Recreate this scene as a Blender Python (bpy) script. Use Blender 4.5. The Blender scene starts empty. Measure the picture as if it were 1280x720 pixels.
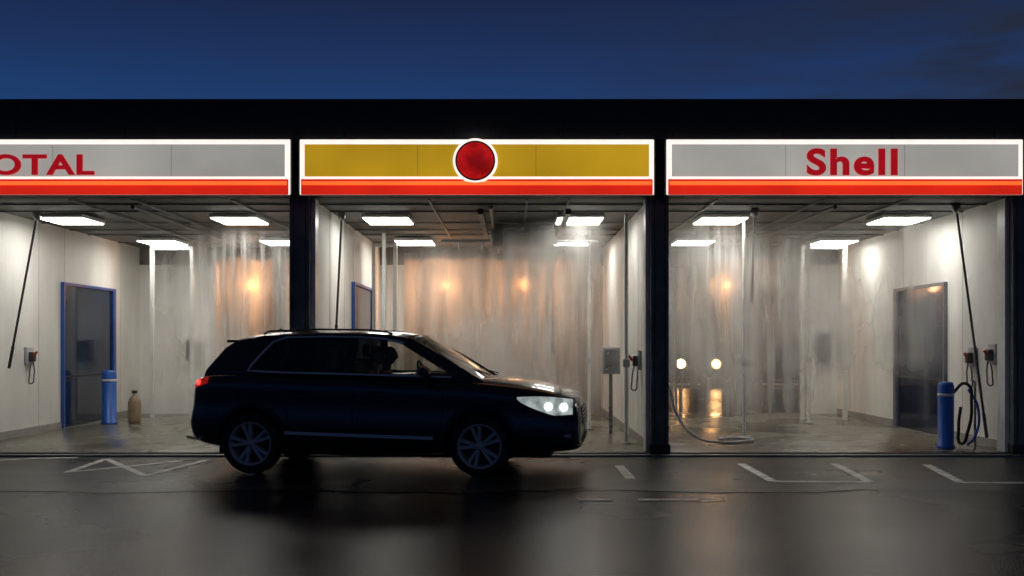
import bpy, bmesh, math, random
from mathutils import Vector, Matrix
from mathutils.bvhtree import BVHTree
random.seed(3)
S=bpy.context.scene
COL=S.collection
S.view_settings.view_transform='Standard'
S.view_settings.look='None'
S.view_settings.exposure=0

# ------------------------------------------------------------ helpers
def empty(name,loc=(0,0,0),rz=0):
    o=bpy.data.objects.new(name,None); COL.objects.link(o)
    o.location=loc; o.rotation_euler=(0,0,rz); o.empty_display_size=0.2
    return o
def link(o,parent=None):
    COL.objects.link(o)
    if parent: o.parent=parent
    return o
def addmesh(name,verts,faces,mat,parent=None,smooth=False):
    me=bpy.data.meshes.new(name); me.from_pydata([tuple(v) for v in verts],[],faces); me.update()
    if mat: me.materials.append(mat)
    if smooth:
        for p in me.polygons: p.use_smooth=True
    o=bpy.data.objects.new(name,me)
    return link(o,parent)
def box(name,x0,x1,y0,y1,z0,z1,mat,parent=None,bevel=0.0):
    v=[(x0,y0,z0),(x1,y0,z0),(x1,y1,z0),(x0,y1,z0),(x0,y0,z1),(x1,y0,z1),(x1,y1,z1),(x0,y1,z1)]
    f=[(0,3,2,1),(4,5,6,7),(0,1,5,4),(1,2,6,5),(2,3,7,6),(3,0,4,7)]
    o=addmesh(name,v,f,mat,parent)
    if bevel>0:
        m=o.modifiers.new('b','BEVEL'); m.width=bevel; m.segments=3; m.limit_method='ANGLE'
        for p in o.data.polygons: p.use_smooth=True
        m.harden_normals=False
    return o
def boxes(name,lst,mat,parent=None,bevel=0.0):
    V=[];F=[]
    for (x0,x1,y0,y1,z0,z1) in lst:
        n=len(V)
        V+=[(x0,y0,z0),(x1,y0,z0),(x1,y1,z0),(x0,y1,z0),(x0,y0,z1),(x1,y0,z1),(x1,y1,z1),(x0,y1,z1)]
        F+=[tuple(n+i for i in q) for q in [(0,3,2,1),(4,5,6,7),(0,1,5,4),(1,2,6,5),(2,3,7,6),(3,0,4,7)]]
    o=addmesh(name,V,F,mat,parent)
    if bevel>0:
        m=o.modifiers.new('b','BEVEL'); m.width=bevel; m.segments=2
    return o
def bake(o,name=None):
    dg=bpy.context.evaluated_depsgraph_get()
    dg.update()
    me=bpy.data.meshes.new_from_object(o.evaluated_get(dg))
    return me
def tube(name,pts,r,mat,parent=None,cyclic=False,smoothc=False):
    cu=bpy.data.curves.new(name,'CURVE'); cu.dimensions='3D'; cu.bevel_depth=r; cu.bevel_resolution=3
    cu.use_fill_caps=True
    if smoothc:
        sp=cu.splines.new('BEZIER'); sp.bezier_points.add(len(pts)-1)
        for b,p in zip(sp.bezier_points,pts):
            b.co=p; b.handle_left_type=b.handle_right_type='AUTO'
    else:
        sp=cu.splines.new('POLY'); sp.points.add(len(pts)-1)
        for b,p in zip(sp.points,pts): b.co=(p[0],p[1],p[2],1)
    sp.use_cyclic_u=cyclic
    t=bpy.data.objects.new('tmp',cu); COL.objects.link(t)
    me=bake(t); bpy.data.objects.remove(t)
    me.materials.clear(); me.materials.append(mat)
    for p in me.polygons: p.use_smooth=True
    return link(bpy.data.objects.new(name,me),parent)
def lathe(name,prof,mat,parent=None,axis='Y',center=(0,0,0),segs=48,closed=False):
    V=[];F=[]
    n=len(prof)
    for i in range(segs):
        a=2*math.pi*i/segs
        for (r,t) in prof:
            if axis=='Y': V.append((center[0]+r*math.cos(a),center[1]+t,center[2]+r*math.sin(a)))
            else: V.append((center[0]+r*math.cos(a),center[1]+r*math.sin(a),center[2]+t))
    m=n if closed else n-1
    for i in range(segs):
        j=(i+1)%segs
        for k in range(m):
            k2=(k+1)%n
            F.append((i*n+k,i*n+k2,j*n+k2,j*n+k))
    o=addmesh(name,V,F,mat,parent,True)
    bm=bmesh.new(); bm.from_mesh(o.data); bmesh.ops.recalc_face_normals(bm,faces=bm.faces); bm.to_mesh(o.data); bm.free()
    return o
# ------------------------------------------------------------ materials
def nd(nt,t,**k):
    n=nt.nodes.new(t)
    for a,b in k.items(): setattr(n,a,b)
    return n
def pmat(name,c,rough=.5,metal=0,em=None,es=0,var=.15,nscale=6,bump=0,stretch=(1,1,1),rvar=.1,coat=0):
    m=bpy.data.materials.new(name); m.use_nodes=True; nt=m.node_tree; L=nt.links
    b=nt.nodes['Principled BSDF']
    tc=nd(nt,'ShaderNodeTexCoord'); mp=nd(nt,'ShaderNodeMapping'); mp.inputs['Scale'].default_value=stretch
    L.new(tc.outputs['Object'],mp.inputs[0])
    no=nd(nt,'ShaderNodeTexNoise'); no.inputs['Scale'].default_value=nscale; no.inputs['Detail'].default_value=3
    L.new(mp.outputs[0],no.inputs['Vector'])
    cr=nd(nt,'ShaderNodeValToRGB'); e=cr.color_ramp.elements
    e[0].position=.3; e[1].position=.7
    e[0].color=(c[0]*(1-var),c[1]*(1-var),c[2]*(1-var),1); e[1].color=(min(1,c[0]*(1+var)),min(1,c[1]*(1+var)),min(1,c[2]*(1+var)),1)
    L.new(no.outputs['Fac'],cr.inputs[0]); L.new(cr.outputs[0],b.inputs['Base Color'])
    mr=nd(nt,'ShaderNodeMapRange'); mr.inputs[3].default_value=max(0,rough-rvar); mr.inputs[4].default_value=min(1,rough+rvar)
    L.new(no.outputs['Fac'],mr.inputs[0]); L.new(mr.outputs[0],b.inputs['Roughness'])
    b.inputs['Metallic'].default_value=metal
    b.inputs['Coat Weight'].default_value=coat
    b.inputs['Coat Roughness'].default_value=.04
    if em:
        b.inputs['Emission Color'].default_value=(*em,1)
        b.inputs['Emission Strength'].default_value=es
        if var>0:
            mx=nd(nt,'ShaderNodeMapRange'); mx.inputs[1].default_value=.3; mx.inputs[2].default_value=.7
            mx.inputs[3].default_value=es*(1-var); mx.inputs[4].default_value=es*(1+var)
            L.new(no.outputs['Fac'],mx.inputs[0]); L.new(mx.outputs[0],b.inputs['Emission Strength'])
    if bump:
        bp=nd(nt,'ShaderNodeBump'); bp.inputs['Strength'].default_value=bump; bp.inputs['Distance'].default_value=.02
        n2=nd(nt,'ShaderNodeTexNoise'); n2.inputs['Scale'].default_value=nscale*8; n2.inputs['Detail'].default_value=4
        L.new(tc.outputs['Object'],n2.inputs['Vector']); L.new(n2.outputs['Fac'],bp.inputs['Height']); L.new(bp.outputs[0],b.inputs['Normal'])
    return m
def glass(name,tint,gl=.12,rough=.02):
    m=bpy.data.materials.new(name); m.use_nodes=True; nt=m.node_tree; L=nt.links; nt.nodes.clear()
    o=nd(nt,'ShaderNodeOutputMaterial'); mx=nd(nt,'ShaderNodeMixShader'); t=nd(nt,'ShaderNodeBsdfTransparent'); g=nd(nt,'ShaderNodeBsdfGlossy')
    t.inputs[0].default_value=(*tint,1); g.inputs['Roughness'].default_value=rough
    lw=nd(nt,'ShaderNodeLayerWeight'); lw.inputs[0].default_value=.25
    mr=nd(nt,'ShaderNodeMapRange'); mr.inputs[3].default_value=gl*.5; mr.inputs[4].default_value=.9
    L.new(lw.outputs['Fresnel'],mr.inputs[0]); L.new(mr.outputs[0],mx.inputs[0])
    L.new(t.outputs[0],mx.inputs[1]); L.new(g.outputs[0],mx.inputs[2]); L.new(mx.outputs[0],o.inputs[0])
    return m
def curtain_mat(name,c,amin,amax,sx=7,sz=.35,trans=.5,fade=False,p0=.35,p1=.7,lowc=.45,dist=.25,broad=.9,mixf=.5):
    m=bpy.data.materials.new(name); m.use_nodes=True; nt=m.node_tree; L=nt.links; nt.nodes.clear()
    o=nd(nt,'ShaderNodeOutputMaterial'); mx=nd(nt,'ShaderNodeMixShader'); t=nd(nt,'ShaderNodeBsdfTransparent')
    d=nd(nt,'ShaderNodeBsdfDiffuse'); tr=nd(nt,'ShaderNodeBsdfTranslucent'); m2=nd(nt,'ShaderNodeMixShader'); m2.inputs[0].default_value=trans
    tc=nd(nt,'ShaderNodeTexCoord'); mp=nd(nt,'ShaderNodeMapping'); mp.inputs['Scale'].default_value=(sx,1,sz)
    L.new(tc.outputs['Object'],mp.inputs[0])
    no=nd(nt,'ShaderNodeTexNoise'); no.inputs['Scale'].default_value=1; no.inputs['Detail'].default_value=3; no.inputs['Roughness'].default_value=.55; no.inputs['Distortion'].default_value=dist
    L.new(mp.outputs[0],no.inputs['Vector'])
    n2=nd(nt,'ShaderNodeTexNoise'); n2.inputs['Scale'].default_value=broad; n2.inputs['Detail'].default_value=2
    L.new(tc.outputs['Object'],n2.inputs['Vector'])
    hf=nd(nt,'ShaderNodeMix'); hf.inputs[0].default_value=mixf; L.new(no.outputs['Fac'],hf.inputs[2]); L.new(n2.outputs['Fac'],hf.inputs[3])
    mr=nd(nt,'ShaderNodeMapRange'); mr.inputs[1].default_value=p0; mr.inputs[2].default_value=p1; mr.inputs[3].default_value=amin; mr.inputs[4].default_value=amax
    L.new(hf.outputs[0],mr.inputs[0])
    cr=nd(nt,'ShaderNodeValToRGB'); e=cr.color_ramp.elements; e[0].position=.36; e[1].position=.64
    e[0].color=(c[0]*lowc,c[1]*lowc*.97,c[2]*lowc*.94,1); e[1].color=(*c,1)
    L.new(hf.outputs[0] if fade else no.outputs['Fac'],cr.inputs[0]); L.new(cr.outputs[0],d.inputs[0]); L.new(cr.outputs[0],tr.inputs[0])
    out=mr.outputs[0]
    if fade:
        sp=nd(nt,'ShaderNodeSeparateXYZ'); L.new(tc.outputs['Generated'],sp.inputs[0])
        for ax,g in ((0,4),(2,7)):
            a=nd(nt,'ShaderNodeMath',operation='SUBTRACT'); a.inputs[0].default_value=1; L.new(sp.outputs[ax],a.inputs[1])
            b=nd(nt,'ShaderNodeMath',operation='MULTIPLY'); L.new(a.outputs[0],b.inputs[0]); L.new(sp.outputs[ax],b.inputs[1])
            k=nd(nt,'ShaderNodeMath',operation='MULTIPLY'); k.inputs[1].default_value=g; k.use_clamp=True; L.new(b.outputs[0],k.inputs[0])
            q=nd(nt,'ShaderNodeMath',operation='MULTIPLY'); L.new(k.outputs[0],q.inputs[0]); L.new(out,q.inputs[1]); out=q.outputs[0]
    L.new(out,mx.inputs[0]); L.new(t.outputs[0],mx.inputs[1]); L.new(d.outputs[0],m2.inputs[1]); L.new(tr.outputs[0],m2.inputs[2])
    L.new(m2.outputs[0],mx.inputs[2]); L.new(mx.outputs[0],o.inputs[0])
    return m

M={}
M['dark']=pmat('dark_cladding',(.026,.026,.025),.7,var=.25,nscale=2,bump=.05)
M['pillar']=pmat('pillar_paint',(.13,.14,.125),.6,var=.25,nscale=4)
M['wall']=pmat('white_wall_panel',(.72,.71,.67),.6,var=.12,nscale=1.2,stretch=(1,1,.5))
M['ceil']=pmat('ceiling_grey',(.12,.12,.115),.6,var=.25,nscale=2)
M['frame']=pmat('white_frame',(.75,.75,.72),.35,var=.06)
M['steel']=pmat('steel_pipe',(.35,.35,.35),.3,metal=.8)
M['darkpipe']=pmat('dark_pipe',(.07,.07,.07),.4,metal=.5)
M['blue']=pmat('blue_paint',(.02,.12,.5),.35,var=.12)
M['bluef']=pmat('blue_frame_paint',(.02,.07,.28),.4,var=.12)
M['greyf']=pmat('grey_frame_paint',(.10,.11,.14),.4,var=.12)
M['rubber']=pmat('rubber',(.015,.015,.015),.6)
M['hose']=pmat('hose_grey',(.4,.4,.42),.4)
M['red']=pmat('red_plastic',(.45,.05,.03),.4)
M['tan']=pmat('tan_plastic',(.30,.22,.13),.5)
M['line']=pmat('worn_line_paint',(.70,.70,.64),.5,var=.35,nscale=7,rvar=.1)
M['doorglass']=pmat('dark_door_glass',(.012,.022,.05),.08,var=.4,nscale=1.5,rvar=.04)
M['lightpanel']=pmat('light_panel',(.9,.9,.9),.4,em=(1,.975,.91),es=17,var=0)
M['signgrey']=pmat('sign_white_face',(.3,.3,.3),.3,em=(.40,.385,.35),es=.80,var=.2,nscale=.6)
M['signyellow']=pmat('sign_yellow_face',(.3,.2,.02),.3,em=(.60,.35,.012),es=.72,var=.22,nscale=.6)
M['signborder']=pmat('sign_lit_border',(.6,.6,.6),.3,em=(1,.87,.80),es=1.1,var=.05)
M['signred']=pmat('sign_red_band',(.4,.02,.01),.3,em=(.78,.022,.008),es=.80,var=.15,nscale=1)
M['signorange']=pmat('sign_orange_tube',(.5,.1,.01),.3,em=(1,.13,.025),es=1.35,var=.12,nscale=1)
M['signtext']=pmat('sign_red_letter',(.4,.01,.01),.35,em=(.45,.006,.012),es=.7,var=.05)
M['logored']=pmat('logo_red_disc',(.4,.01,.01),.2,em=(.62,.010,.010),es=.62,var=.5,nscale=3.5)
M['seam']=pmat('panel_seam',(.16,.14,.12),.5)

def ground_mat(name,c0,c1,r0,r1,bump,spec,nsc=.28,fine=90):
    m=bpy.data.materials.new(name); m.use_nodes=True; nt=m.node_tree; L=nt.links; b=nt.nodes['Principled BSDF']
    b.inputs['Specular IOR Level'].default_value=spec
    tc=nd(nt,'ShaderNodeTexCoord')
    n1=nd(nt,'ShaderNodeTexNoise'); n1.inputs['Scale'].default_value=nsc; n1.inputs['Detail'].default_value=4; n1.inputs['Roughness'].default_value=.5
    n2=nd(nt,'ShaderNodeTexNoise'); n2.inputs['Scale'].default_value=fine; n2.inputs['Detail'].default_value=2
    for n in (n1,n2): L.new(tc.outputs['Object'],n.inputs['Vector'])
    cr=nd(nt,'ShaderNodeValToRGB'); e=cr.color_ramp.elements; e[0].position=.3; e[1].position=.7; e[0].color=(*c0,1); e[1].color=(*c1,1)
    L.new(n1.outputs['Fac'],cr.inputs[0])
    mx=nd(nt,'ShaderNodeMix',data_type='RGBA',blend_type='MULTIPLY'); mx.inputs[0].default_value=.6
    L.new(cr.outputs[0],mx.inputs[6]); L.new(n2.outputs['Fac'],mx.inputs[7]); L.new(mx.outputs[2],b.inputs['Base Color'])
    mr=nd(nt,'ShaderNodeMapRange'); mr.inputs[1].default_value=.3; mr.inputs[2].default_value=.7; mr.inputs[3].default_value=r0; mr.inputs[4].default_value=r1
    L.new(n1.outputs['Fac'],mr.inputs[0]); L.new(mr.outputs[0],b.inputs['Roughness'])
    bp=nd(nt,'ShaderNodeBump'); bp.inputs['Distance'].default_value=.006; bp.inputs['Strength'].default_value=bump
    L.new(n2.outputs['Fac'],bp.inputs['Height']); L.new(bp.outputs[0],b.inputs['Normal'])
    return m
M['asphalt']=ground_mat('wet_asphalt',(.010,.0105,.010),(.019,.020,.018),.15,.32,.6,.12,.3,60)
M['bayspill']=ground_mat('damp_ground_light_spill',(.036,.041,.034),(.060,.067,.055),.22,.42,.5,.18,.4,70)  # base colour lightened to paint in the bay light falling on the ground
M['bayfloor']=ground_mat('wet_concrete',(.14,.13,.095),(.32,.31,.24),.12,.40,.3,.4,.6)
M['kerb']=pmat('drain_steel',(.16,.16,.15),.4,metal=.3)

# ------------------------------------------------------------ world
w=bpy.data.worlds.new('World'); S.world=w; w.use_nodes=True; nt=w.node_tree; L=nt.links; nt.nodes.clear()
out=nd(nt,'ShaderNodeOutputWorld'); add=nd(nt,'ShaderNodeAddShader')
sky=nd(nt,'ShaderNodeTexSky'); sky.sky_type='NISHITA'; sky.sun_disc=False; sky.sun_elevation=math.radians(-4); sky.sun_rotation=math.radians(20)
b1=nd(nt,'ShaderNodeBackground'); b1.inputs[1].default_value=.05; L.new(sky.outputs[0],b1.inputs[0])
b2=nd(nt,'ShaderNodeBackground'); b2.inputs[1].default_value=1
tc=nd(nt,'ShaderNodeTexCoord'); sp=nd(nt,'ShaderNodeSeparateXYZ'); L.new(tc.outputs['Generated'],sp.inputs[0])
cr=nd(nt,'ShaderNodeValToRGB'); e=cr.color_ramp.elements
e[0].position=0; e[0].color=(.006,.014,.035,1)
e[1].position=1; e[1].color=(.007,.009,.016,1)
for p,c in ((.12,(.008,.028,.085,1)),(.2,(.0100,.048,.165,1)),(.235,(.0095,.039,.140,1)),(.28,(.0090,.026,.094,1)),(.33,(.0080,.0155,.055,1)),(.5,(.007,.0105,.026,1))):
    x=e.new(p); x.color=c
L.new(sp.outputs[2],cr.inputs[0])
mp=nd(nt,'ShaderNodeMapping'); mp.inputs['Scale'].default_value=(2.2,2.2,13); mp.inputs['Rotation'].default_value=(0,.10,0); L.new(tc.outputs['Generated'],mp.inputs[0])
no=nd(nt,'ShaderNodeTexNoise'); no.inputs['Scale'].default_value=2.0; no.inputs['Detail'].default_value=5; L.new(mp.outputs[0],no.inputs['Vector'])
mr=nd(nt,'ShaderNodeMapRange'); mr.inputs[1].default_value=.38; mr.inputs[2].default_value=.60; mr.inputs[3].default_value=0; mr.inputs[4].default_value=.9
L.new(no.outputs['Fac'],mr.inputs[0])
me_=nd(nt,'ShaderNodeMapRange'); me_.inputs[1].default_value=.05; me_.inputs[2].default_value=.42; me_.inputs[3].default_value=.10; me_.inputs[4].default_value=1.1
L.new(sp.outputs[0],me_.inputs[0]); mu=nd(nt,'ShaderNodeMath',operation='MULTIPLY'); mu.use_clamp=True; L.new(mr.outputs[0],mu.inputs[0]); L.new(me_.outputs[0],mu.inputs[1])
mx=nd(nt,'ShaderNodeMix',data_type='RGBA'); mx.inputs[7].default_value=(.0140,.0200,.042,1)
L.new(mu.outputs[0],mx.inputs[0]); L.new(cr.outputs[0],mx.inputs[6]); L.new(mx.outputs[2],b2.inputs[0])
L.new(b1.outputs[0],add.inputs[0]); L.new(b2.outputs[0],add.inputs[1]); L.new(add.outputs[0],out.inputs[0])
sl=bpy.data.lights.new('dusk_sun','SUN'); sl.energy=.012; sl.angle=math.radians(10); sl.color=(.7,.8,1)
so=bpy.data.objects.new('dusk_sun',sl); COL.objects.link(so); so.rotation_euler=(math.radians(60),0,math.radians(20))

# ------------------------------------------------------------ camera
cd=bpy.data.cameras.new('camera'); cam=bpy.data.objects.new('camera',cd); COL.objects.link(cam)
cam.location=(0,0,1.55); cam.rotation_euler=(math.radians(90),0,0)
cd.lens=36; cd.sensor_width=36; cd.shift_y=70/1280; cd.clip_end=2000
S.camera=cam

# ------------------------------------------------------------ ground
addmesh('ground',[(-300,-100,0),(300,-100,0),(300,500,0),(-300,500,0)],[(0,1,2,3)],M['asphalt'])
AV=[];AF=[]; NA=60
for i in range(NA+1):
    x=-16+32*i/NA; AV+=[(x,10.75+.10*math.sin(x*1.9)+.07*math.sin(x*5.3+1),.004),(x,14.18,.004)]
for i in range(NA): AF.append((2*i,2*i+2,2*i+3,2*i+1))
addmesh('forecourt_light_spill',AV,AF,M['bayspill'])  # lighter sheet over the asphalt, stands in for light spilling from the bays
def strip(p,q,wd,z=.004):
    p=Vector((p[0],p[1],0)); q=Vector((q[0],q[1],0)); d=(q-p).normalized(); n=Vector((-d.y,d.x,0))*wd/2
    return [(p-n)+Vector((0,0,z)),(q-n)+Vector((0,0,z)),(q+n)+Vector((0,0,z)),(p+n)+Vector((0,0,z))]
def marking(name,segs,wd=.09):
    V=[];F=[]
    for i,(p,q) in enumerate(segs):
        n=len(V); V+=strip(p,q,wd,.008+.0006*i); F.append((n,n+1,n+2,n+3))
    addmesh(name,V,F,M['line'])
marking('road_marking',[((-7.6,13.2),(-6.35,13.85)),((-6.35,13.85),(-5.9,13.9))],.11)
marking('road_marking',[((-5.35,12.3),(-5.45,13.75)),((-5.45,13.75),(-4.3,12.0)),((-4.3,12.0),(-4.05,13.6)),((-5.35,12.3),(-4.35,13.5))],.095)
marking('road_marking',[((2.95,13.2),(2.93,11.5)),((2.93,11.5),(4.0,11.45)),((4.0,11.45),(4.15,13.2))],.11)
marking('road_marking',[((5.3,13.1),(5.0,11.4)),((5.0,11.4),(7.0,11.35)),((7.0,11.35),(7.6,13.1))],.11)
marking('road_marking',[((1.36,13.0),(1.36,11.7))],.12)
marking('road_marking',[((-3.0,13.4),(-3.1,12.0))],.09)
marking('road_marking',[((.65,10.15),(1.0,10.15)),((1.25,10.15),(1.85,10.15)),((1.85,10.05),(2.1,10.15))],.11)

# ------------------------------------------------------------ car wash building
B=empty('car_wash_building')
Y0=14.22; YB=22.0; ZC=3.62
XL,XR=-8.0,7.0
box('bay_floor',XL-.3,XR+.45,14.18,YB+.6,.002,.05,M['bayfloor'],B,.01)
box('drain_channel',XL-.2,XR+.35,14.02,14.17,.002,.03,M['kerb'],B,.006)
def wall(name,x0,x1,y0=Y0+.30):
    box(name,x0,x1,y0,YB,.05,ZC,M['wall'],B)
wall('outer_wall_west',XL-.25,XL); wall('partition_wall_a',-3.05,-2.83); wall('partition_wall_b',1.96,2.14); wall('outer_wall_east',XR,XR+.3)
jl=[]
for xw,s in ((XL,1),(-2.83,1),(1.96,-1),(XR,-1)):
    for y in (15.9,17.3,18.7-.4,20.9):
        jl.append((min(xw,xw+s*.003),max(xw,xw+s*.003),y,y+.012,.05,ZC))
boxes('wall_panel_joints',jl,pmat('joint_grey',(.45,.44,.42),.5),B)
sk=[]
for xw,s in ((XL,1),(-2.83,1),(1.96,-1),(XR,-1)):
    sk.append((min(xw,xw+s*.02),max(xw,xw+s*.02),Y0+.32,YB,.05,.17))
boxes('wall_skirting',sk,pmat('skirting_grey',(.3,.29,.27),.5),B)
for n,x0,x1 in (('pillar_a',XL-.25,XL+.12),('pillar_b',-3.08,-2.80),('pillar_c',1.92,2.17),('pillar_d',6.93,XR+.4)):
    box(n,x0,x1,Y0-.06,Y0+.295,.03,3.60,M['pillar'],B,.012)
    box(n+'_base',x0-.02,x1+.02,Y0-.08,Y0+.297,.028,.16,M['dark'],B,.01)
    boxes(n+'_groove',[(x0+.05,x0+.06,Y0-.0625,Y0-.059,.17,3.55),(x1-.06,x1-.05,Y0-.0625,Y0-.059,.17,3.55)],M['rubber'],B)
boxes('jamb_trim',[(-2.797,-2.74,Y0+.05,Y0+.28,.05,3.58),(1.86,1.917,Y0+.05,Y0+.28,.05,3.58),(6.87,6.927,Y0+.05,Y0+.28,.05,3.58)],M['frame'],B)
box('ceiling',XL-.25,XR+.35,Y0+.31,YB+.3,ZC+.002,ZC+.12,M['ceil'],B)
cg=[]
for y in (15.1,15.9,17.4,18.5,19.3,20.8): cg.append((XL,XR,y,y+.03,ZC-.022,ZC))
for x in (-6.3,-5.4,-4.0,-1.2,.2,.8,2.9,4.4,5.6): cg.append((x,x+.03,Y0+.31,YB,ZC-.03,ZC-.001))
boxes('ceiling_grid',cg,pmat('ceiling_bar',(.18,.18,.17),.5),B)
box('front_lintel',XL-.25,XR+.4,Y0-.1,Y0+.30,3.602,4.36,M['dark'],B)
box('roof_slab',XL-.3,XR+.45,Y0-.05,YB+.5,4.362,4.60,M['dark'],B)
box('parapet',XL-.35,XR+.5,Y0-.2,Y0+.05,4.364,4.86,M['dark'],B,.01)
box('parapet_cap',XL-.38,XR+.53,Y0-.23,Y0+.08,4.862,4.90,M['dark'],B,.008)
boxes('parapet_joints',[(x,x+.012,Y0-.203,Y0-.198,4.37,4.86) for x in (-6.8,-5.3,-3.8,-2.3,-.8,.7,2.2,3.7,5.2,6.6)],pmat('joint_black',(.006,.006,.007),.5),B)
BKc=pmat('brown_header',(.12,.11,.095),.5,var=.3)
boxes('rear_header',[(XL,-3.05,YB,YB+.2,3.25,ZC),(-2.83,1.96,YB,YB+.2,3.25,ZC),(2.14,XR,YB,YB+.2,3.25,ZC)],BKc,B)
boxes('rear_wall',[(XL,-6.35,YB,YB+.2,.05,3.249),(-2.83,-2.3,YB,YB+.2,.05,3.249),(6.35,XR,YB,YB+.2,.05,3.249),(1.8,1.96,YB,YB+.2,.05,3.249)],M['wall'],B)
ml=[]
for x0,x1 in ((-6.35,-3.05),(-2.3,1.8),(2.14,6.35)):
    n=3
    for i in range(1,n):
        x=x0+(x1-x0)*i/n; ml.append((x-.02,x+.02,YB+.06,YB+.12,.05,3.25))
    ml.append((x0,x1,YB+.055,YB+.125,.60,.66))
boxes('rear_door_mullions',ml,M['darkpipe'],B)
def wavy(name,x0,x1,y,z0,z1,mat,parent,amp=.05,fr=7,n=60):
    V=[];F=[]
    ph=random.random()*6
    for i in range(n+1):
        x=x0+(x1-x0)*i/n; yy=y+amp*math.sin(x*fr+ph)+amp*.4*math.sin(x*fr*2.7+ph*2)
        V+=[(x,yy,z0),(x,yy+amp*.3*math.sin(x*3),(z0+z1)/2),(x,yy,z1)]
    for i in range(n):
        a=i*3; F+=[(a,a+3,a+4,a+1),(a+1,a+4,a+5,a+2)]
    return addmesh(name,V,F,mat,parent,True)
cm=curtain_mat('streaked_vinyl',(.46,.44,.40),.80,.98,sx=3.6,sz=.22,trans=.55,p0=.38,p1=.6,lowc=.34)
cm2=curtain_mat('streaked_vinyl_clear',(.44,.42,.37),.20,.86,sx=3.6,sz=.22,trans=.55,p0=.42,p1=.60,lowc=.36)
wavy('rear_curtain_a',-6.35,-3.06,YB-.15,.06,3.5,cm,B,.03)
wavy('rear_curtain_b',-2.3,1.9,YB-.15,.06,3.5,cm,B,.03)
wavy('rear_curtain_c',2.15,6.35,YB-.15,.06,3.5,cm2,B,.03)
def sidedoor(name,xw,s,y0,y1,z1,fm):
    D=empty(name); D.parent=B
    x=xw+s*.002
    def bx(n,d0,d1,ya,yb,za,zb,m): box(n,min(x+s*d0,x+s*d1),max(x+s*d0,x+s*d1),ya,yb,za,zb,m,D)
    bx('leaf_glass',0,.02,y0,y1,.06,z1,M['doorglass'])
    bx('jamb_near',0,.06,y0-.05,y0,.06,z1+.05,fm); bx('jamb_far',0,.06,y1,y1+.14,.06,z1+.05,fm)
    bx('head',0,.06,y0,y1,z1,z1+.05,fm)
    bx('mid_rail',.021,.04,y0,y1,.95,.98,M['dark'])
sidedoor('side_door_west',XL,1,18.2,20.4,2.6,M['bluef'])
sidedoor('side_door_mid',-2.83,1,18.1,20.6,2.6,M['bluef'])
sidedoor('side_door_east',XR,-1,16.5,18.5,2.5,M['greyf'])
for i,(x,y) in enumerate([(-7.1,16.5),(-4.38,16.5),(-1.99,16.5),(1.08,16.5),(3.35,16.5),(6.22,16.5),(-6.85,20.1),(-4.5,20.1),(-1.9,20.1),(1.2,20.1),(3.55,20.1),(6.3,20.1)]):
    Lp=empty('ceiling_light'); 
    box('housing',x-.37,x+.37,y-.45,y+.45,3.535,3.592,M['frame'],Lp,.006)
    box('diffuser',x-.35,x+.35,y-.43,y+.43,3.522,3.533,M['lightpanel'],Lp)
for x in (-5.4,-.3,4.6):
    tube('ceiling_pipe_%d'%int(x+9),[(x,Y0+.35,3.5),(x,YB-.3,3.5)],.03,M['darkpipe'],B)
G=empty('wash_gantry')
box('carriage',-.35,.7,17.1,17.9,3.2,3.56,M['darkpipe'],G,.03)
box('motor',-.15,.2,16.9,17.12,3.26,3.5,M['darkpipe'],G,.03)
box('control_box',.3,.6,16.85,17.1,3.3,3.48,M['dark'],G,.02)
tube('spray_bar',[(-1.2,17.4,3.3),(1.5,17.4,3.3)],.03,M['steel'],G)
boxes('rails',[(-.5,-.42,14.9,19.5,3.44,3.52),(.78,.86,14.9,19.5,3.44,3.52)],M['darkpipe'],G)
for i,x in enumerate((-.9,-.5,.9,1.3)):
    tube('nozzle_%d'%i,[(x,17.4,3.3),(x,17.4,3.16)],.014,M['steel'],G)
def frame(xa,xb,y,z1=3.5,t=.035):
    D=empty('door_frame')
    boxes('posts',[(xa-t,xa+t,y-.05,y+.05,.05,z1),(xb-t,xb+t,y-.05,y+.05,.05,z1),(xa+t,xb-t,y-.04,y+.04,z1-.07,z1-.003)],M['frame'],D,.006)
frame(-7.2,-6.4,20.5); frame(-2.6,-2.2,19.3,3.45); frame(5.75,6.6,20.3)
def post(x,y,r,z1,mat):
    P=empty('pipe_post'); tube('pipe',[(x,y,.05),(x,y,z1)],r,mat,P)
    lathe('foot',[(0.001,.07),(.09,.07),(.09,.05),(.001,.05)],M['steel'],P,'Z',(x,y,0),24)
    box('bracket',x-.05,x+.05,y-.03,y+.06,1.2,1.32,M['hose'],P,.01)
post(3.74,16.5,.028,3.55,M['frame']); post(1.36,18,.03,3.55,M['frame']); post(-2.25,18.0,.04,3.5,M['frame']); post(1.72,15.4,.03,3.5,M['frame'])
post(5.62,19.4,.035,3.5,M['frame'])
def lance(a,b,drop=None):
    P=empty('wash_boom')
    tube('boom',[a,b],.018,M['darkpipe'],P)
    lathe('swivel',[(.001,0),(.06,0),(.06,-.1),(.03,-.14),(.001,-.14)],M['steel'],P,'Z',(a[0],a[1],a[2]+.06),20)
    tube('grip',[Vector(b)+(Vector(a)-Vector(b)).normalized()*.35,b],.024,M['darkpipe'],P)
lance((-7.42,16,3.56),(-7.86,16,1.17)); lance((-2.66,16,3.56),(-2.76,16,1.5)); lance((6.55,15.1,3.56),(6.84,14.75,.2))
lance((3.70,15.6,3.56),(3.72,15.9,2.2))
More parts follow.
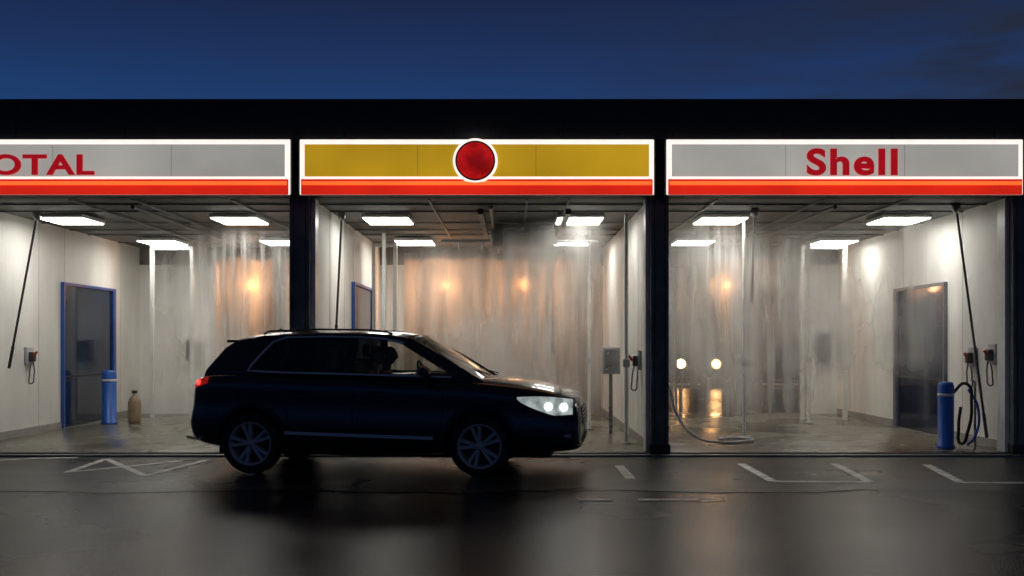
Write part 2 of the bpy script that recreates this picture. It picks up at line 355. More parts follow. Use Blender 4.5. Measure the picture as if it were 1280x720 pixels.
def dispenser(x,y,z,s):
    D=empty('wall_dispenser')
    box('plate',min(x,x+s*.05),max(x,x+s*.05),y-.12,y+.12,z-.15,z+.15,M['hose'],D,.01)
    box('holder',min(x+s*.052,x+s*.12),max(x+s*.052,x+s*.12),y-.07,y+.07,z-.09,z+.07,M['darkpipe'],D,.015)
    tube('red_nozzle',[(x+s*.13,y-.04,z+.0),(x+s*.19,y-.07,z+.07)],.022,M['red'],D)
    tube('hose',[(x+s*.1,y,z-.08),(x+s*.14,y-.06,z-.3),(x+s*.12,y-.12,z-.45),(x+s*.06,y-.05,z-.3),(x+s*.04,y+.05,z-.1)],.011,M['darkpipe'],D,smoothc=True)
dispenser(XL,16.9,1.35,1); dispenser(XR,15.5,1.35,-1); dispenser(XR,14.85,1.4,-1)
dispenser(-2.83,17.0,1.3,1); dispenser(1.96,15.6,1.3,-1)
C=empty('control_cabinet'); box('case',-6.95,-6.6,YB-.2,YB-.003,1.2,1.65,M['steel'],C,.01); box('face',-6.92,-6.63,YB-.212,YB-.202,1.24,1.61,M['darkpipe'],C)
C=empty('control_cabinet'); box('case',6.5,6.8,YB-.2,YB-.003,1.2,1.8,M['steel'],C,.01); box('face',6.53,6.77,YB-.212,YB-.202,1.24,1.76,M['darkpipe'],C)
C=empty('control_cabinet'); box('case',1.5,1.8,17.0,17.25,1.05,1.5,M['hose'],C,.01); box('face',1.53,1.77,16.985,16.998,1.09,1.46,M['steel'],C); box('leg',1.62,1.68,17.1,17.16,.05,1.05,M['steel'],C)
def bollard(x,y,h,r=.11,hose=True):
    D=empty('vacuum_bollard')
    lathe('post',[(.001,.05),(r*1.15,.05),(r*1.15,.09),(r,.1),(r,h-.05),(r*.85,h),(.001,h+.01)],M['blue'],D,'Z',(x,y,0),28)
    lathe('band',[(r+.002,h-.2),(r+.004,h-.2),(r+.004,h-.16),(r+.002,h-.16)],M['frame'],D,'Z',(x,y,0),28)
    if hose:
        tube('hose',[(x+.1,y,h-.15),(x+.28,y-.02,h-.02),(x+.36,y-.02,h-.3),(x+.3,y-.04,.3),(x+.2,y-.06,.12),(x+.14,y-.1,.35),(x+.17,y-.1,h-.35)],.022,M['rubber'],D,smoothc=True)
        tube('stand',[(x+.42,y,.05),(x+.42,y,h),(x+.36,y,h+.04)],.018,M['steel'],D)
        tube('blue_hose',[(x+.33,y+.02,h-.1),(x+.45,y-.02,h-.35),(x+.38,y-.06,.2),(x+.3,y-.02,.1)],.018,M['blue'],D,smoothc=True)
bollard(6.25,14.75,1.0); bollard(-7.55,19.2,1.05,.13,False)
D=empty('canister'); lathe('body',[(.001,.05),(.11,.05),(.12,.1),(.12,.45),(.09,.53),(.04,.57),(.04,.62),(.001,.62)],M['tan'],D,'Z',(-7.15,19.4,0),24)
lathe('cap',[(.001,.621),(.05,.621),(.05,.67),(.001,.67)],M['rubber'],D,'Z',(-7.15,19.4,0),20)
tube('floor_hose',[(2.22,15.4,1.25),(2.36,15.4,.9),(2.5,15.4,.45),(2.75,15.3,.16),(3.1,15.3,.08),(3.5,15.5,.075),(3.72,15.9,.075),(3.5,16.1,.075),(3.2,15.9,.075)],.02,M['hose'],smoothc=True)
tube('floor_hose',[(-5.2,16.4,.07),(-4.8,16.0,.07),(-4.2,16.3,.07),(-3.6,15.9,.07),(-3.1,16.2,.1)],.018,M['rubber'],smoothc=True)
mm=curtain_mat('mist',(.92,.91,.88),.06,.68,sx=2.3,sz=.18,trans=.5,fade=True,p0=.39,p1=.61,lowc=.85,dist=.2,broad=.6,mixf=.5)
mm2=curtain_mat('spray_streaks',(.95,.94,.92),.02,.75,sx=8,sz=.3,trans=.5,fade=True,p0=.46,p1=.64,lowc=.9,dist=.1,broad=.7,mixf=.45)
Mi=empty('water_mist')
for i,(x0,x1,y,z0,z1) in enumerate([(-6.6,-3.08,17.9,.06,3.58),(-2.5,1.93,18.8,.06,3.58),(-1.4,1.93,16.3,.4,3.58),(2.16,5.9,17.3,.06,3.58),(2.16,5.0,15.4,.7,3.58),(4.2,6.95,15.9,.9,3.58)]):
    wavy('mist_%d'%i,x0,x1,y,z0,z1,mm,Mi,.10,1.9)
for i,(x0,x1,y,z0,z1) in enumerate([(-5.6,-3.08,17.1,.06,3.58),(-2.2,1.93,17.95,.06,3.58),(2.16,6.2,16.9,.06,3.58)]):
    wavy('spray_%d'%i,x0,x1,y,z0,z1,mm2,Mi,.06,3)

# ------------------------------------------------------------ fascia signs
def text_mesh(name,body,x0,x1,z0,z1,y,mat,parent,offs=.03,ext=.03,sp=1.0):
    cu=bpy.data.curves.new('t','FONT'); cu.body=body; cu.offset=offs; cu.extrude=.05; cu.resolution_u=8; cu.space_character=sp
    t=bpy.data.objects.new('t',cu); COL.objects.link(t); me=bake(t); bpy.data.objects.remove(t)
    xs=[v.co.x for v in me.vertices]; ys=[v.co.y for v in me.vertices]
    ax,bx,ay,by=min(xs),max(xs),min(ys),max(ys)
    for v in me.vertices:
        c=v.co.copy(); v.co=(x0+(c.x-ax)/(bx-ax)*(x1-x0), y-ext*(c.z+.05)/.1, z0+(c.y-ay)/(by-ay)*(z1-z0))
    me.materials.clear(); me.materials.append(mat)
    return link(bpy.data.objects.new(name,me),parent)
ZS0,ZS1=3.575,4.345
def fascia(x0,x1,facemat):
    F=empty('fascia_sign')
    yf=13.98
    box('sign_case',x0-.02,x1+.02,yf+.03,Y0-.203,ZS0,ZS1+.015,M['pillar'],F,.006)
    box('lit_border',x0,x1,yf+.004,yf+.028,ZS0+.015,ZS1,M['signborder'],F,.012)
    box('face',x0+.07,x1-.07,yf-.012,yf+.002,3.835,ZS1-.07,facemat,F,.004)
    box('red_band',x0+.02,x1-.02,yf-.020,yf+.001,ZS0+.012,3.80,M['signred'],F,.012)
    tube('orange_tube',[(x0+.04,yf-.026,3.742),(x1-.04,yf-.026,3.742)],.026,M['signorange'],F)
    n=3
    boxes('seams',[(x0+(x1-x0)*i/n-.002,x0+(x1-x0)*i/n+.002,yf-.0135,yf-.0125,3.84,ZS1-.08) for i in range(1,n)],M['seam'],F)
    return F,yf
F1,yf=fascia(-7.88,-3.03,M['signgrey'])
text_mesh('letters','TOTAL',-7.45,-5.69,3.84+.01,4.135,yf-.014,M['signtext'],F1,.026,sp=1.08)
F2,yf=fascia(-2.90,1.94,M['signyellow'])
def disc(name,r,y0,y1,mat,cx,cz,parent):
    lathe(name,[(.0005,y0),(r*.97,y0),(r,y0+.006),(r,y1),(.0005,y1)],mat,parent,'Y',(cx,0,cz),64)
disc('logo_ring',.305,yf-.05,yf-.022,M['signborder'],-.50,4.045,F2)
disc('logo_gap',.272,yf-.056,yf-.051,M['seam'],-.50,4.045,F2)
lathe('logo_disc',[(.0005,yf-.09),(.12,yf-.085),(.21,yf-.073),(.25,yf-.058),(.25,yf-.057)],M['logored'],F2,'Y',(-.5,0,4.045),64)
F3,yf=fascia(2.11,6.98,M['signgrey'])
text_mesh('letters','Shell',4.015,5.25,3.845,4.215,yf-.014,M['signtext'],F3,.031,sp=1.14)

# ------------------------------------------------------------ CAR
paint=pmat('car_paint',(.013,.018,.016),.24,metal=.2,var=.2,nscale=3,rvar=.04,coat=.7)
blk=pmat('black_plastic',(.012,.012,.012),.5)
chrome=pmat('chrome',(.9,.9,.88),.3,metal=.2,var=.03,rvar=.03)
alloy=pmat('alloy',(.58,.53,.50),.4,metal=.2,var=.1)
tyre=pmat('tyre',(.016,.016,.016),.75,bump=.3)
gfront=glass('car_glass',(.6,.6,.57),.10); grear=glass('car_glass_tinted',(.05,.055,.06),.14)
headm=pmat('headlamp_lens',(.5,.6,.6),.1,em=(.80,.90,.86),es=.34,var=.5,nscale=9)
bulb=pmat('headlamp_bulb',(.9,.9,.9),.1,em=(1,.98,.92),es=1.8,var=0)
tailm=pmat('tail_lens',(.35,.01,.01),.15,em=(1,.03,.02),es=.2,var=.4,nscale=14)
tailb=pmat('tail_bulb',(.5,.01,.01),.15,em=(1,.04,.03),es=3,var=0)
intm=pmat('interior',(.05,.045,.04),.7)
CARLOC=(-1.66,12.93,0); CARROT=math.radians(-7)
CAR=empty('car',CARLOC,CARROT)
st=[(-2.16,.44,1.00,1.05,.70),(-2.13,.36,1.10,1.14,.81),(-2.02,.32,1.17,1.20,.88),(-1.7,.28,1.19,1.22,.92),(-1.0,.25,1.165,1.20,.935),(0,.24,1.14,1.17,.94),
(1.0,.24,1.10,1.16,.94),(1.4,.25,1.08,1.165,.935),(1.85,.26,1.03,1.125,.93),(2.18,.27,.975,1.075,.905),(2.42,.28,.91,1.01,.85),(2.54,.30,.83,.94,.75),(2.58,.34,.74,.86,.62)]
V=[];F=[];NP=0
for (x,zb,zs,zc,w_) in st:
    h=zs-zb
    half=[(0,zb),(.78*w_,zb),(.955*w_,zb+.05),(.985*w_,zb+.22*h),(1.0*w_,zb+.42*h),(.965*w_,zb+.62*h),(.985*w_,zb+.84*h),(.945*w_,zs),(.80*w_,zs+(zc-zs)*.55),(.4*w_,zc-.004),(0,zc)]
    ring=half+[(-a,b) for a,b in half[-2:0:-1]]
    NP=len(ring)
    for (y,z) in ring:
        dx=0
        if x<-1.95: dx=.05*max(0,z-.75)-(.03 if .45<z<.72 else 0)
        if x>2.3: dx=-.05*max(0,z-.6)
        V.append((x+dx,y,z))
ns=len(st)
for i in range(ns-1):
    for k in range(NP):
        k2=(k+1)%NP
        F.append((i*NP+k,(i+1)*NP+k,(i+1)*NP+k2,i*NP+k2))
F.append(tuple(range(NP))); F.append(tuple((ns-1)*NP+k for k in range(NP))[::-1])
body=addmesh('body_tmp',V,F,paint,None,True); body.data.materials.append(blk)
bm=bmesh.new(); bm.from_mesh(body.data); bmesh.ops.recalc_face_normals(bm,faces=bm.faces); bm.to_mesh(body.data); bm.free()
ss=body.modifiers.new('s','SUBSURF'); ss.levels=3; ss.render_levels=3
V=[];F=[]
WX=1.385; WR=.362
for x in (-WX+.03,WX+.02):
    for s in (-1,1):
        n=len(V); K=48
        for yy in (.58*s,1.2*s):
            for i in range(K):
                a=2*math.pi*i/K; V.append((x+.425*math.cos(a),yy,.37+.425*math.sin(a)))
        F.append(tuple(n+i for i in range(K))); F.append(tuple(n+K+i for i in range(K))[::-1])
        for i in range(K): F.append((n+i,n+K+i,n+K+(i+1)%K,n+(i+1)%K))
WXS=(-WX+.03,WX+.02)
cut=addmesh('cut',V,F,paint); cut.data.materials.append(blk)
for p in cut.data.polygons: p.material_index=1
bm=bmesh.new(); bm.from_mesh(cut.data); bmesh.ops.recalc_face_normals(bm,faces=bm.faces); bm.to_mesh(cut.data); bm.free()
bo=body.modifiers.new('b','BOOLEAN'); bo.operation='DIFFERENCE'; bo.solver='EXACT'; bo.object=cut
bo.show_viewport=False
dg=bpy.context.evaluated_depsgraph_get(); dg.update()
bv=BVHTree.FromObject(body,dg)
bo.show_viewport=True
me=bake(body); 
bpy.data.objects.remove(body); bpy.data.objects.remove(cut)
me.name='body'
link(bpy.data.objects.new('body',me),CAR)
try: me.set_sharp_from_angle(angle=math.radians(40))
except Exception as ex: print('sharp',ex)
def side(x,z,s):
    h=bv.ray_cast(Vector((x,s*2.5,z)),Vector((0,-s,0)))
    return (h[0],h[1]) if h[0] is not None else (Vector((x,s*.7,z)),Vector((0,s,0)))
def front(y,z,s=1):
    h=bv.ray_cast(Vector((s*4,y,z)),Vector((-s,0,0)))
    return (h[0],h[1]) if h[0] is not None else (Vector((s*2.3,y,z)),Vector((s,0,0)))
def resamp(pts,step=.05):
    o=[]
    for a,b in zip(pts[:-1],pts[1:]):
        a=Vector(a);b=Vector(b);n=max(1,int((b-a).length/step))
        for i in range(n): o.append(a.lerp(b,i/n))
    o.append(Vector(pts[-1])); return o
def ribbon(name,pts,wd,s,mat,off=.003,proj=side,dims=None):
    P=resamp(pts); V=[];F=[]
    for i,p in enumerate(P):
        d=(P[min(i+1,len(P)-1)]-P[max(i-1,0)]).normalized(); n=Vector((-d.y,d.x))*wd/2
        for q in (p-n,p+n):
            c,no=proj(q.x,q.y,s); V.append(c+no*off)
    for i in range(len(P)-1): F.append((2*i,2*i+1,2*i+3,2*i+2))
    return addmesh(name,V,F,mat,CAR,True)
def patch(name,a0,a1,lo,hi,s,mat,off=.006,proj=side,nu=16,nv=10):
    V=[];F=[]
    for i in range(nu+1):
        a=a0+(a1-a0)*i/nu; t=i/nu
        l=lo(t);h=hi(t)
        for j in range(nv+1):
            c,no=proj(a,l+(h-l)*j/nv,s); V.append(c+no*off)
    for i in range(nu):
        for j in range(nv):
            q=i*(nv+1)+j; F.append((q,q+nv+1,q+nv+2,q+1))
    return addmesh(name,V,F,mat,CAR,True)
for s in (-1,1):
    t='R' if s<0 else 'L'
    for n,pts in (('seam_front',[(.98,1.09),(.97,.75),(.90,.38)]),('seam_mid',[(-.10,1.13),(-.11,.7),(-.09,.34)]),('seam_rear',[(-1.02,1.16),(-1.02,.98),(-.90,.72),(-.86,.34)]),('seam_sill',[(-.86,.34),(.90,.36)]),
                  ('seam_hood',[(1.45,1.0),(1.85,.99),(2.25,.93)]),('seam_bumper',[(2.05,.66),(1.85,.60)]),('seam_fuel',[(-1.5,1.0),(-1.35,1.0),(-1.35,.87),(-1.5,.87),(-1.5,1.0)]),('seam_tail',[(-1.8,.78),(-1.98,.84),(-2.1,.84)])):
        ribbon(n+t,pts,.009,s,blk,.0015)
    ribbon('chrome_sill'+t,[(-.93,.50),(.86,.455)],.038,s,chrome,.012)
    ribbon('cladding_sill'+t,[(-.86,.33),(.90,.34)],.12,s,blk,.006)
    for x in WXS:
        arc=[(x+.45*math.cos(math.radians(a)),.37+.45*math.sin(math.radians(a))) for a in range(-5,186,10)]
        ribbon('arch_lip'+t,arc,.05,s,blk,.008)
    for hx in (.08,-.80):
        p0,n0=side(hx,.985,s); p1,n1=side(hx+.18,.985,s)
        tube('door_handle'+t,[p0+n0*.005,p0+n0*.035,p1+n1*.035,p1+n1*.005],.012,paint,CAR)
    patch('tail_lamp'+t,-2.09,-1.90,lambda t:1.02+.06*t,lambda t:1.115+.035*t,s,tailm,.008)
    c,no=side(-2.03,1.085,s)
    q=lathe('tail_bulb'+t,[(.001,0),(.035,0),(.03,.014),(.001,.022)],tailb,CAR,'Y',(0,0,0),18); q.location=c+no*.010; q.rotation_euler=Vector((0,1,0)).rotation_difference(no).to_euler()
    lo=lambda t:.915-.19*min(1,t*1.5)**.7+.03*max(0,t-.7)
    hi=lambda t:.935+.02*math.sin(t*2)-.055*t*t
    patch('headlamp'+t,1.84,2.47,lo,hi,s,headm,.010)
    patch('headlamp_rim'+t,1.80,2.49,lambda t:lo(t)-.014,lambda t:hi(t)+.014,s,blk,.005)
    for q,xx,zz in ((0,2.20,.83),(1,2.37,.82)):
        c,no=side(xx,zz,s)
        bmn=lathe('bulb'+t+str(q),[(.001,0),(.03,0),(.042,.006),(.05,.012),(.001,.018)],bulb,CAR,'Y',(0,0,0),20)
        bmn.location=c+no*.012; bmn.rotation_euler=Vector((0,1,0)).rotation_difference(no).to_euler()
    patch('fog_lamp'+t,2.38,2.46,lambda t:.47,lambda t:.51,s,M['hose'],.006)
patch('grille',-.46,.46,lambda t:.60,lambda t:.80,1,blk,.006,front)
for i,z in enumerate((.635,.68,.725,.77)):
    ribbon('grille_bar_%d'%i,[(-.44,z),(.44,z)],.014,1,chrome,.014,front)
ribbon('grille_surround',[(-.47,.60),(.47,.60),(.50,.80),(-.50,.80),(-.47,.60)],.02,1,chrome,.016,front)
patch('lower_intake',-.5,.5,lambda t:.38,lambda t:.47,1,blk,.006,front)
patch('number_plate',-.26,.26,lambda t:.50,lambda t:.585,1,M['frame'],.02,front)
patch('rear_plate',-.26,.26,lambda t:.80,lambda t:.90,-1,M['frame'],.02,front)
patch('rear_bumper_trim',-.6,.6,lambda t:.45,lambda t:.56,-1,blk,.01,front)
def W(x,z):
    t=(z-1.12)/.54
    w=.872-.17*t-.03*t*t
    if x>.3: w-=.10*((x-.3)/1.1)**2
    if x<-.9: w-=.13*((-x-.9)/1.1)**2
    return w
outer=[(-2.02,1.12),(1.45,1.06),(1.42,1.12),(1.36,1.155),(.95,1.40),(.54,1.618),(.3,1.645),(0,1.66),(-.6,1.67),(-1.3,1.637),(-1.62,1.588),(-1.76,1.50),(-1.98,1.24)]
holes=[[(-.10,1.205),(1.04,1.175),(.98,1.235),(.44,1.555),(.2,1.598),(-.085,1.617)],
       [(-.98,1.225),(-.185,1.205),(-.165,1.617),(-.55,1.622),(-.93,1.612)],
       [(-1.03,1.232),(-1.36,1.245),(-1.33,1.29),(-1.12,1.55),(-.985,1.605)]]
def panel(name,polys,mat,s,t0,th,bev=.004):
    cu=bpy.data.curves.new('p','CURVE'); cu.dimensions='2D'; cu.fill_mode='BOTH'; cu.extrude=th; cu.bevel_depth=bev; cu.bevel_resolution=1
    for poly in polys:
        P=resamp([*poly,poly[0]],.12)[:-1]
        sp=cu.splines.new('POLY'); sp.points.add(len(P)-1)
        for b,p in zip(sp.points,P): b.co=(p[0],p[1],0,1)
        sp.use_cyclic_u=True
    t=bpy.data.objects.new('t',cu); COL.objects.link(t); me=bake(t); bpy.data.objects.remove(t)
    for v in me.vertices:
        x,z,d=v.co; v.co=(x,s*(W(x,z)+t0+d),z)
    me.materials.clear(); me.materials.append(mat)
    bm=bmesh.new(); bm.from_mesh(me); bmesh.ops.recalc_face_normals(bm,faces=bm.faces); bm.to_mesh(me); bm.free()
    return link(bpy.data.objects.new(name,me),CAR)
for s in (-1,1):
    t='R' if s<0 else 'L'
    panel('side_frame'+t,[outer]+holes,paint,s,0,.008)
    def quadglass(name,poly,mat,off):
        P=resamp([*poly,poly[0]],.2)[:-1]
        addmesh(name,[(x,s*(W(x,z)+off),z) for x,z in P],[tuple(range(len(P)))],mat,CAR)
    quadglass('window_front'+t,[(-.13,1.17),(1.12,1.14),(1.0,1.28),(.46,1.585),(-.12,1.635)],gfront,-.003)
    quadglass('window_rear'+t,[(-1.42,1.20),(-.15,1.18),(-.14,1.635),(-.93,1.635),(-1.2,1.58)],grear,-.003)
    quadglass('b_pillar_cover'+t,[(-.18,1.205),(-.105,1.203),(-.09,1.617),(-.165,1.617)],blk,.0165)
    ch=[(1.06,1.16),(0,1.188),(-1.0,1.21),(-1.42,1.228),(-1.38,1.30),(-1.14,1.575),(-.98,1.628),(-.55,1.638),(-.09,1.633),(.22,1.612),(.47,1.565)]
    P=[(p.x,s*(W(p.x,p.y)+.015),p.y) for p in resamp(ch,.1)]
    tube('window_chrome'+t,P,.013,chrome,CAR)
    tube('roof_rail'+t,[(-1.3,s*.60,1.67),(-1.24,s*.60,1.705),(-.6,s*.61,1.728),(0,s*.60,1.718),(.22,s*.59,1.70),(.30,s*.59,1.665)],.012,M['darkpipe'],CAR)
    bmm=bmesh.new(); bmesh.ops.create_uvsphere(bmm,u_segments=20,v_segments=12,radius=1)
    for v in bmm.verts:
        v.co=Vector((.78+v.co.x*.075+( -.03*v.co.z),s*(1.0+v.co.y*.105),1.225+v.co.z*.075))
    mm_=bpy.data.meshes.new('mirror'); bmm.to_mesh(mm_); bmm.free(); mm_.materials.append(paint)
    for p in mm_.polygons: p.use_smooth=True
    link(bpy.data.objects.new('mirror'+t,mm_),CAR)
    tube('mirror_arm'+t,[(.80,s*.84,1.16),(.79,s*.95,1.19)],.022,blk,CAR)
zr_pts=[(-1.72,1.60),(-1.6,1.635),(-1.3,1.685),(-.6,1.718),(0,1.71),(.35,1.685),(.58,1.640)]
def zr(x):
    for (a,za),(b,zb) in zip(zr_pts[:-1],zr_pts[1:]):
        if x<=b: return za+(zb-za)*(x-a)/(b-a)
    return zr_pts[-1][1]
def grid(name,fn,nu,nv,mat,solid=0):
    V=[fn(i/nu,j/nv) for i in range(nu+1) for j in range(nv+1)]
    F=[(i*(nv+1)+j,(i+1)*(nv+1)+j,(i+1)*(nv+1)+j+1,i*(nv+1)+j+1) for i in range(nu) for j in range(nv)]
    o=addmesh(name,V,F,mat,CAR,True)
    if solid: m=o.modifiers.new('s','SOLIDIFY'); m.thickness=solid; m.offset=0
    return o
def roof(a,b):
    u=b*2-1; bul=.09*(1-u*u)
    x=-1.66+a*(.54+1.66); x2=x+(bul*a*a if a>.5 else -bul*.5*(1-a)**2)
    zz=zr(x)-.055*abs(u)**3.5
    return (x2,u*(W(x,1.63)+.018),zz)
grid('roof',roof,28,20,paint,.018)
def wsh(a,b):
    u=b*2-1; bul=.10*(1-u*u); x=1.39+(.52-1.39)*a; z=1.10+(1.625-1.10)*a
    return (x+bul,u*(W(x,z)-.005),z+.03*(1-u**4)*a)
grid('windscreen',wsh,12,20,glass('windscreen_glass',(.55,.6,.58),.12))
def rsh(a,b):
    u=b*2-1; bul=.07*(1-u*u); x=-2.0+(.36)*a; z=1.17+(1.60-1.17)*a
    return (x-bul,u*(W(x,z)+.0),z)
grid('rear_window',rsh,8,16,grear)
box('spoiler',-1.78,-1.62,-.60,.60,1.568,1.602,paint,CAR,.014)
tube('wiper_a',[(1.42,-.1,1.175),(1.15,-.5,1.27)],.008,blk,CAR); tube('wiper_b',[(1.45,.4,1.175),(1.28,-.05,1.26)],.008,blk,CAR)
tube('roof_fin',[(-1.2,0,1.69),(-1.32,0,1.74)],.014,blk,CAR)
def seat(x,y):
    box('seat_back',x-.08,x+.06,y-.22,y+.22,.9,1.36,intm,CAR,.04)
    box('headrest',x-.09,x+.0,y-.12,y+.12,1.38,1.54,intm,CAR,.035)
seat(-.22,-.36); seat(-.22,.36); box('bench_back',-1.05,-.92,-.6,.6,.9,1.32,intm,CAR,.04)
box('dashboard',.75,1.25,-.7,.7,1.0,1.20,intm,CAR,.05)
cu=[(.62+.05*math.sin(a)*-1,-.36+.18*math.cos(a),1.17+.17*math.sin(a)) for a in [i*math.pi/12 for i in range(24)]]
tube('steering_wheel',cu,.014,blk,CAR,cyclic=True); tube('steering_column',[(.62,-.36,1.17),(.85,-.36,1.08)],.025,blk,CAR)
box('underbody',-1.9,2.2,-.55,.55,.20,.30,blk,CAR,.02)
def wheel(x,s,name):
    Wn=empty(name); Wn.parent=CAR; cy=s*.81
    o=s
    prof=[(.245,-.11),(.30,-.118),(.338,-.112),(.353,-.09),(.36,-.05),(.36,.05),(.353,.09),(.338,.112),(.30,.118),(.245,.11)]
    lathe('tyre',prof,tyre,Wn,'Y',(x,cy,WR),64)
    lathe('rim',[(.25,o*.105),(.262,o*.115),(.255,o*.118),(.235,o*.10),(.225,o*.02),(.22,-o*.1)],alloy,Wn,'Y',(x,cy,WR),64)
    lathe('brake_disc',[(.001,0),(.15,0),(.15,o*.012),(.001,o*.012)],M['darkpipe'],Wn,'Y',(x,cy+o*.01,WR),40)
    lathe('well',[(.225,-o*.03),(.001,-o*.03)],blk,Wn,'Y',(x,cy,WR),40)
    lathe('hub',[(.001,o*.105),(.035,o*.104),(.055,o*.09),(.06,o*.04)],alloy,Wn,'Y',(x,cy,WR),30)
    V=[];F=[]
    for k in range(5):
        for sg in (-1,1):
            a0=2*math.pi*k/5+math.radians(90+12); a1=a0+sg*math.radians(11); ah=a0+sg*math.radians(9)
            pi=Vector((math.cos(ah),0,math.sin(ah)))*.045; po=Vector((math.cos(a1),0,math.sin(a1)))*.243
            d=(po-pi).normalized(); nn=Vector((-d.z,0,d.x))
            n=len(V)
            for (p,wd,y0,y1) in ((pi,.024,.055,.098),(po,.026,.07,.108)):
                for q,y in ((-wd,y0),(wd,y0),(wd*.7,y1),(-wd*.7,y1)):
                    v=p+nn*q; V.append((x+v.x,cy+o*(y+.0004*sg),WR+v.z))
            for a in range(4): F.append((n+a,n+(a+1)%4,n+4+(a+1)%4,n+4+a))
    so_=addmesh('spokes',V,F,alloy,Wn)
    bm=bmesh.new(); bm.from_mesh(so_.data); bmesh.ops.recalc_face_normals(bm,faces=bm.faces); bm.to_mesh(so_.data); bm.free()
for x,n in ((WXS[0],'wheel_rear'),(WXS[1],'wheel_front')):
    for s in (-1,1): wheel(x,s,n+('_R' if s<0 else '_L'))
for s in (-.68,.68):
    sl=bpy.data.lights.new('headlight_beam','SPOT'); sl.energy=45; sl.spot_size=math.radians(70); sl.spot_blend=.7; sl.color=(.95,.97,.95); sl.shadow_soft_size=.05
    lo_=bpy.data.objects.new('headlight_beam',sl); COL.objects.link(lo_); lo_.parent=CAR; lo_.location=(2.64,s,.74); lo_.rotation_euler=(0,math.radians(-84),0)

# ------------------------------------------------------------ seated people
skin=pmat('skin',(.62,.36,.25),.5,var=.08); shirt=pmat('shirt',(.65,.6,.56),.8,var=.1); hair=pmat('hair',(.03,.02,.015),.7)
def person(name,ox,oy,shirtm):
    P=empty(name,CARLOC,CARROT)
    def T(x,y,z): return (ox+x,oy+y,z)
    J=[(T(-.12,0,.72),.14,-1),(T(-.10,0,.95),.14,0),(T(-.06,0,1.12),.15,1),(T(-.03,0,1.22),.07,2),
       (T(-.06,-.17,1.15),.065,2),(T(.10,-.22,.95),.05,4),(T(.34,-.12,1.10),.036,5),(T(-.06,.17,1.15),.065,2),(T(.10,.22,.95),.05,7),(T(.34,.12,1.12),.036,8),
       (T(.30,-.10,.66),.09,0),(T(.55,-.12,.58),.06,10),(T(.30,.10,.66),.09,0),(T(.55,.12,.58),.06,12)]
    me=bpy.data.meshes.new('torso'); me.from_pydata([j[0] for j in J],[(j[2],i) for i,j in enumerate(J) if j[2]>=0],[]); me.update()
    o=bpy.data.objects.new('torso',me); link(o,P)
    m=o.modifiers.new('skin','SKIN'); m2=o.modifiers.new('s','SUBSURF'); m2.levels=2; m2.render_levels=2
    for v,j in zip(me.skin_vertices[0].data,J): v.radius=(j[1],j[1])
    me.skin_vertices[0].data[0].use_root=True
    mesh=bake(o); o.modifiers.clear(); o.data=mesh; mesh.materials.clear(); mesh.materials.append(shirtm)
    for p in mesh.polygons: p.use_smooth=True
    tube('neck',[T(-.03,0,1.2),T(-.01,0,1.32)],.05,skin,P)
    bmm=bmesh.new(); bmesh.ops.create_uvsphere(bmm,u_segments=28,v_segments=20,radius=1)
    for v in bmm.verts:
        c=v.co.copy(); x,y,z=c.x*.098,c.y*.076,c.z*.118
        if z<0: y*=1-.25*(-z/.118); x*=1-.12*(-z/.118)
        if c.x>.75 and abs(c.y)<.25 and -.35<c.z<.12: x+=.022*(1-abs(c.z+.1)*2)
        if c.x>.7 and .05<c.z<.3 and .2<abs(c.y)<.5: x-=.008
        v.co=Vector(T(.01+x,y,1.40+z))
    hm=bpy.data.meshes.new('head'); bmm.to_mesh(hm); bmm.free(); hm.materials.append(skin); hm.materials.append(hair)
    for p in hm.polygons:
        p.use_smooth=True; c=p.center-Vector(T(.01,0,1.40))
        if c.z>.055 or (c.x<-.02 and c.z>-.06): p.material_index=1
    link(bpy.data.objects.new('head',hm),P)
    for s in (-1,1):
        for nm,cc,sz,mt in (('eye',(.092,s*.030,1.412),(.008,.012,.007),blk),('ear',(.0,s*.076,1.395),(.018,.008,.03),skin)):
            b_=bmesh.new(); bmesh.ops.create_uvsphere(b_,u_segments=12,v_segments=8,radius=1)
            for v in b_.verts: v.co=Vector(T(cc[0]+v.co.x*sz[0],cc[1]+v.co.y*sz[1],cc[2]+v.co.z*sz[2]))
            q=bpy.data.meshes.new(nm); b_.to_mesh(q); b_.free(); q.materials.append(mt); link(bpy.data.objects.new(nm,q),P)
        hp=Vector(T(.36,s*.12,1.12))
        tube('palm',[hp,hp+Vector((.07,s*.02,.05))],.028,skin,P)
        for f in range(4):
            a=hp+Vector((.08,s*(.02+.018*(f-1.5)),.06)); tube('finger_%d'%f,[a,a+Vector((.045,0,.012)),a+Vector((.06,0,-.02))],.009,skin,P)
        tube('thumb',[hp+Vector((.03,-s*.02,.03)),hp+Vector((.08,-s*.05,.04))],.010,skin,P)
    tube('mouth',[T(.092,-.02,1.345),T(.097,0,1.343),T(.092,.02,1.345)],.004,M['red'],P)
person('driver',.04,-.36,shirt)
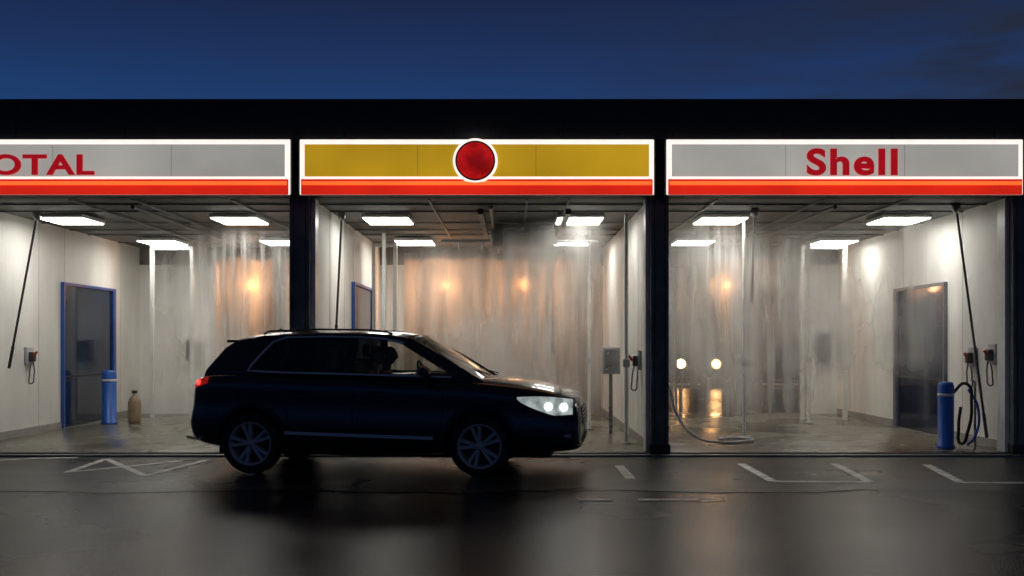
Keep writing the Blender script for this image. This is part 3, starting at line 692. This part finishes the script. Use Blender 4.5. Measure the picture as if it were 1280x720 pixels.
person('passenger',.02,.36,pmat('red_shirt',(.45,.03,.03),.8))

# ------------------------------------------------------------ surroundings behind
brick=pmat('dark_brick',(.10,.07,.05),.8,var=.4,nscale=3)
WB=empty('warehouse_building')
box('walls',-34,38,52,66,0,6.5,brick,WB); box('roof',-34.3,38.3,51.7,66.3,6.502,6.8,M['dark'],WB)
boxes('windows',[(x,x+1.6,51.93,51.99,1.2,2.9) for x in range(-32,37,5)],M['doorglass'],WB)
GR=empty('guard_rail')
boxes('rail',[(-12,12,24.2,24.24,.5,.62)],M['frame'],GR); boxes('posts',[(x-.04,x+.04,24.25,24.33,0,.6) for x in range(-12,13,2)],M['steel'],GR)
lampm=pmat('lamp_globe',(.9,.6,.3),.3,em=(1,.45,.16),es=1.6,var=0)
def lamp(x,y,z,e):
    P=empty('street_lamp')
    tube('pole',[(x,y,0),(x,y,z-.3)],.05,M['dark'],P)
    lathe('globe',[(.001,-.34),(.2,-.28),(.32,-.1),(.34,0),(.32,.1),(.2,.28),(.001,.34)],lampm,P,'Z',(x,y,z),24)
    pl=bpy.data.lights.new('lamp_light','POINT'); pl.energy=e; pl.color=(1,.48,.22); pl.shadow_soft_size=.15
    po=bpy.data.objects.new('lamp_light',pl); COL.objects.link(po); po.parent=P; po.location=(x,y-.45,z)
lamp(-5.75,22.95,2.85,115); lamp(-1.45,22.95,2.85,115); lamp(.28,22.95,2.88,135); lamp(4.75,22.95,2.85,80)
def copycar(loc,rz):
    E=empty('car',loc,rz)
    def rec(o,par):
        for c in list(o.children):
            if c.type=='LIGHT': continue
            n=c.copy(); COL.objects.link(n); n.parent=par; rec(c,n)
    rec(CAR,E); return E
E=copycar((7.95,40,0),math.radians(-115))
warm=pmat('warm_headlamp',(.9,.7,.4),.2,em=(1,.50,.18),es=60,var=0)
for s in (-.66,.66):
    q=lathe('warm_lamp',[(.001,0),(.17,0),(.15,.03),(.001,.05)],warm,E,'Y',(0,0,0),18); q.rotation_euler=(0,0,math.radians(-90)); q.location=(2.58,s,.82)
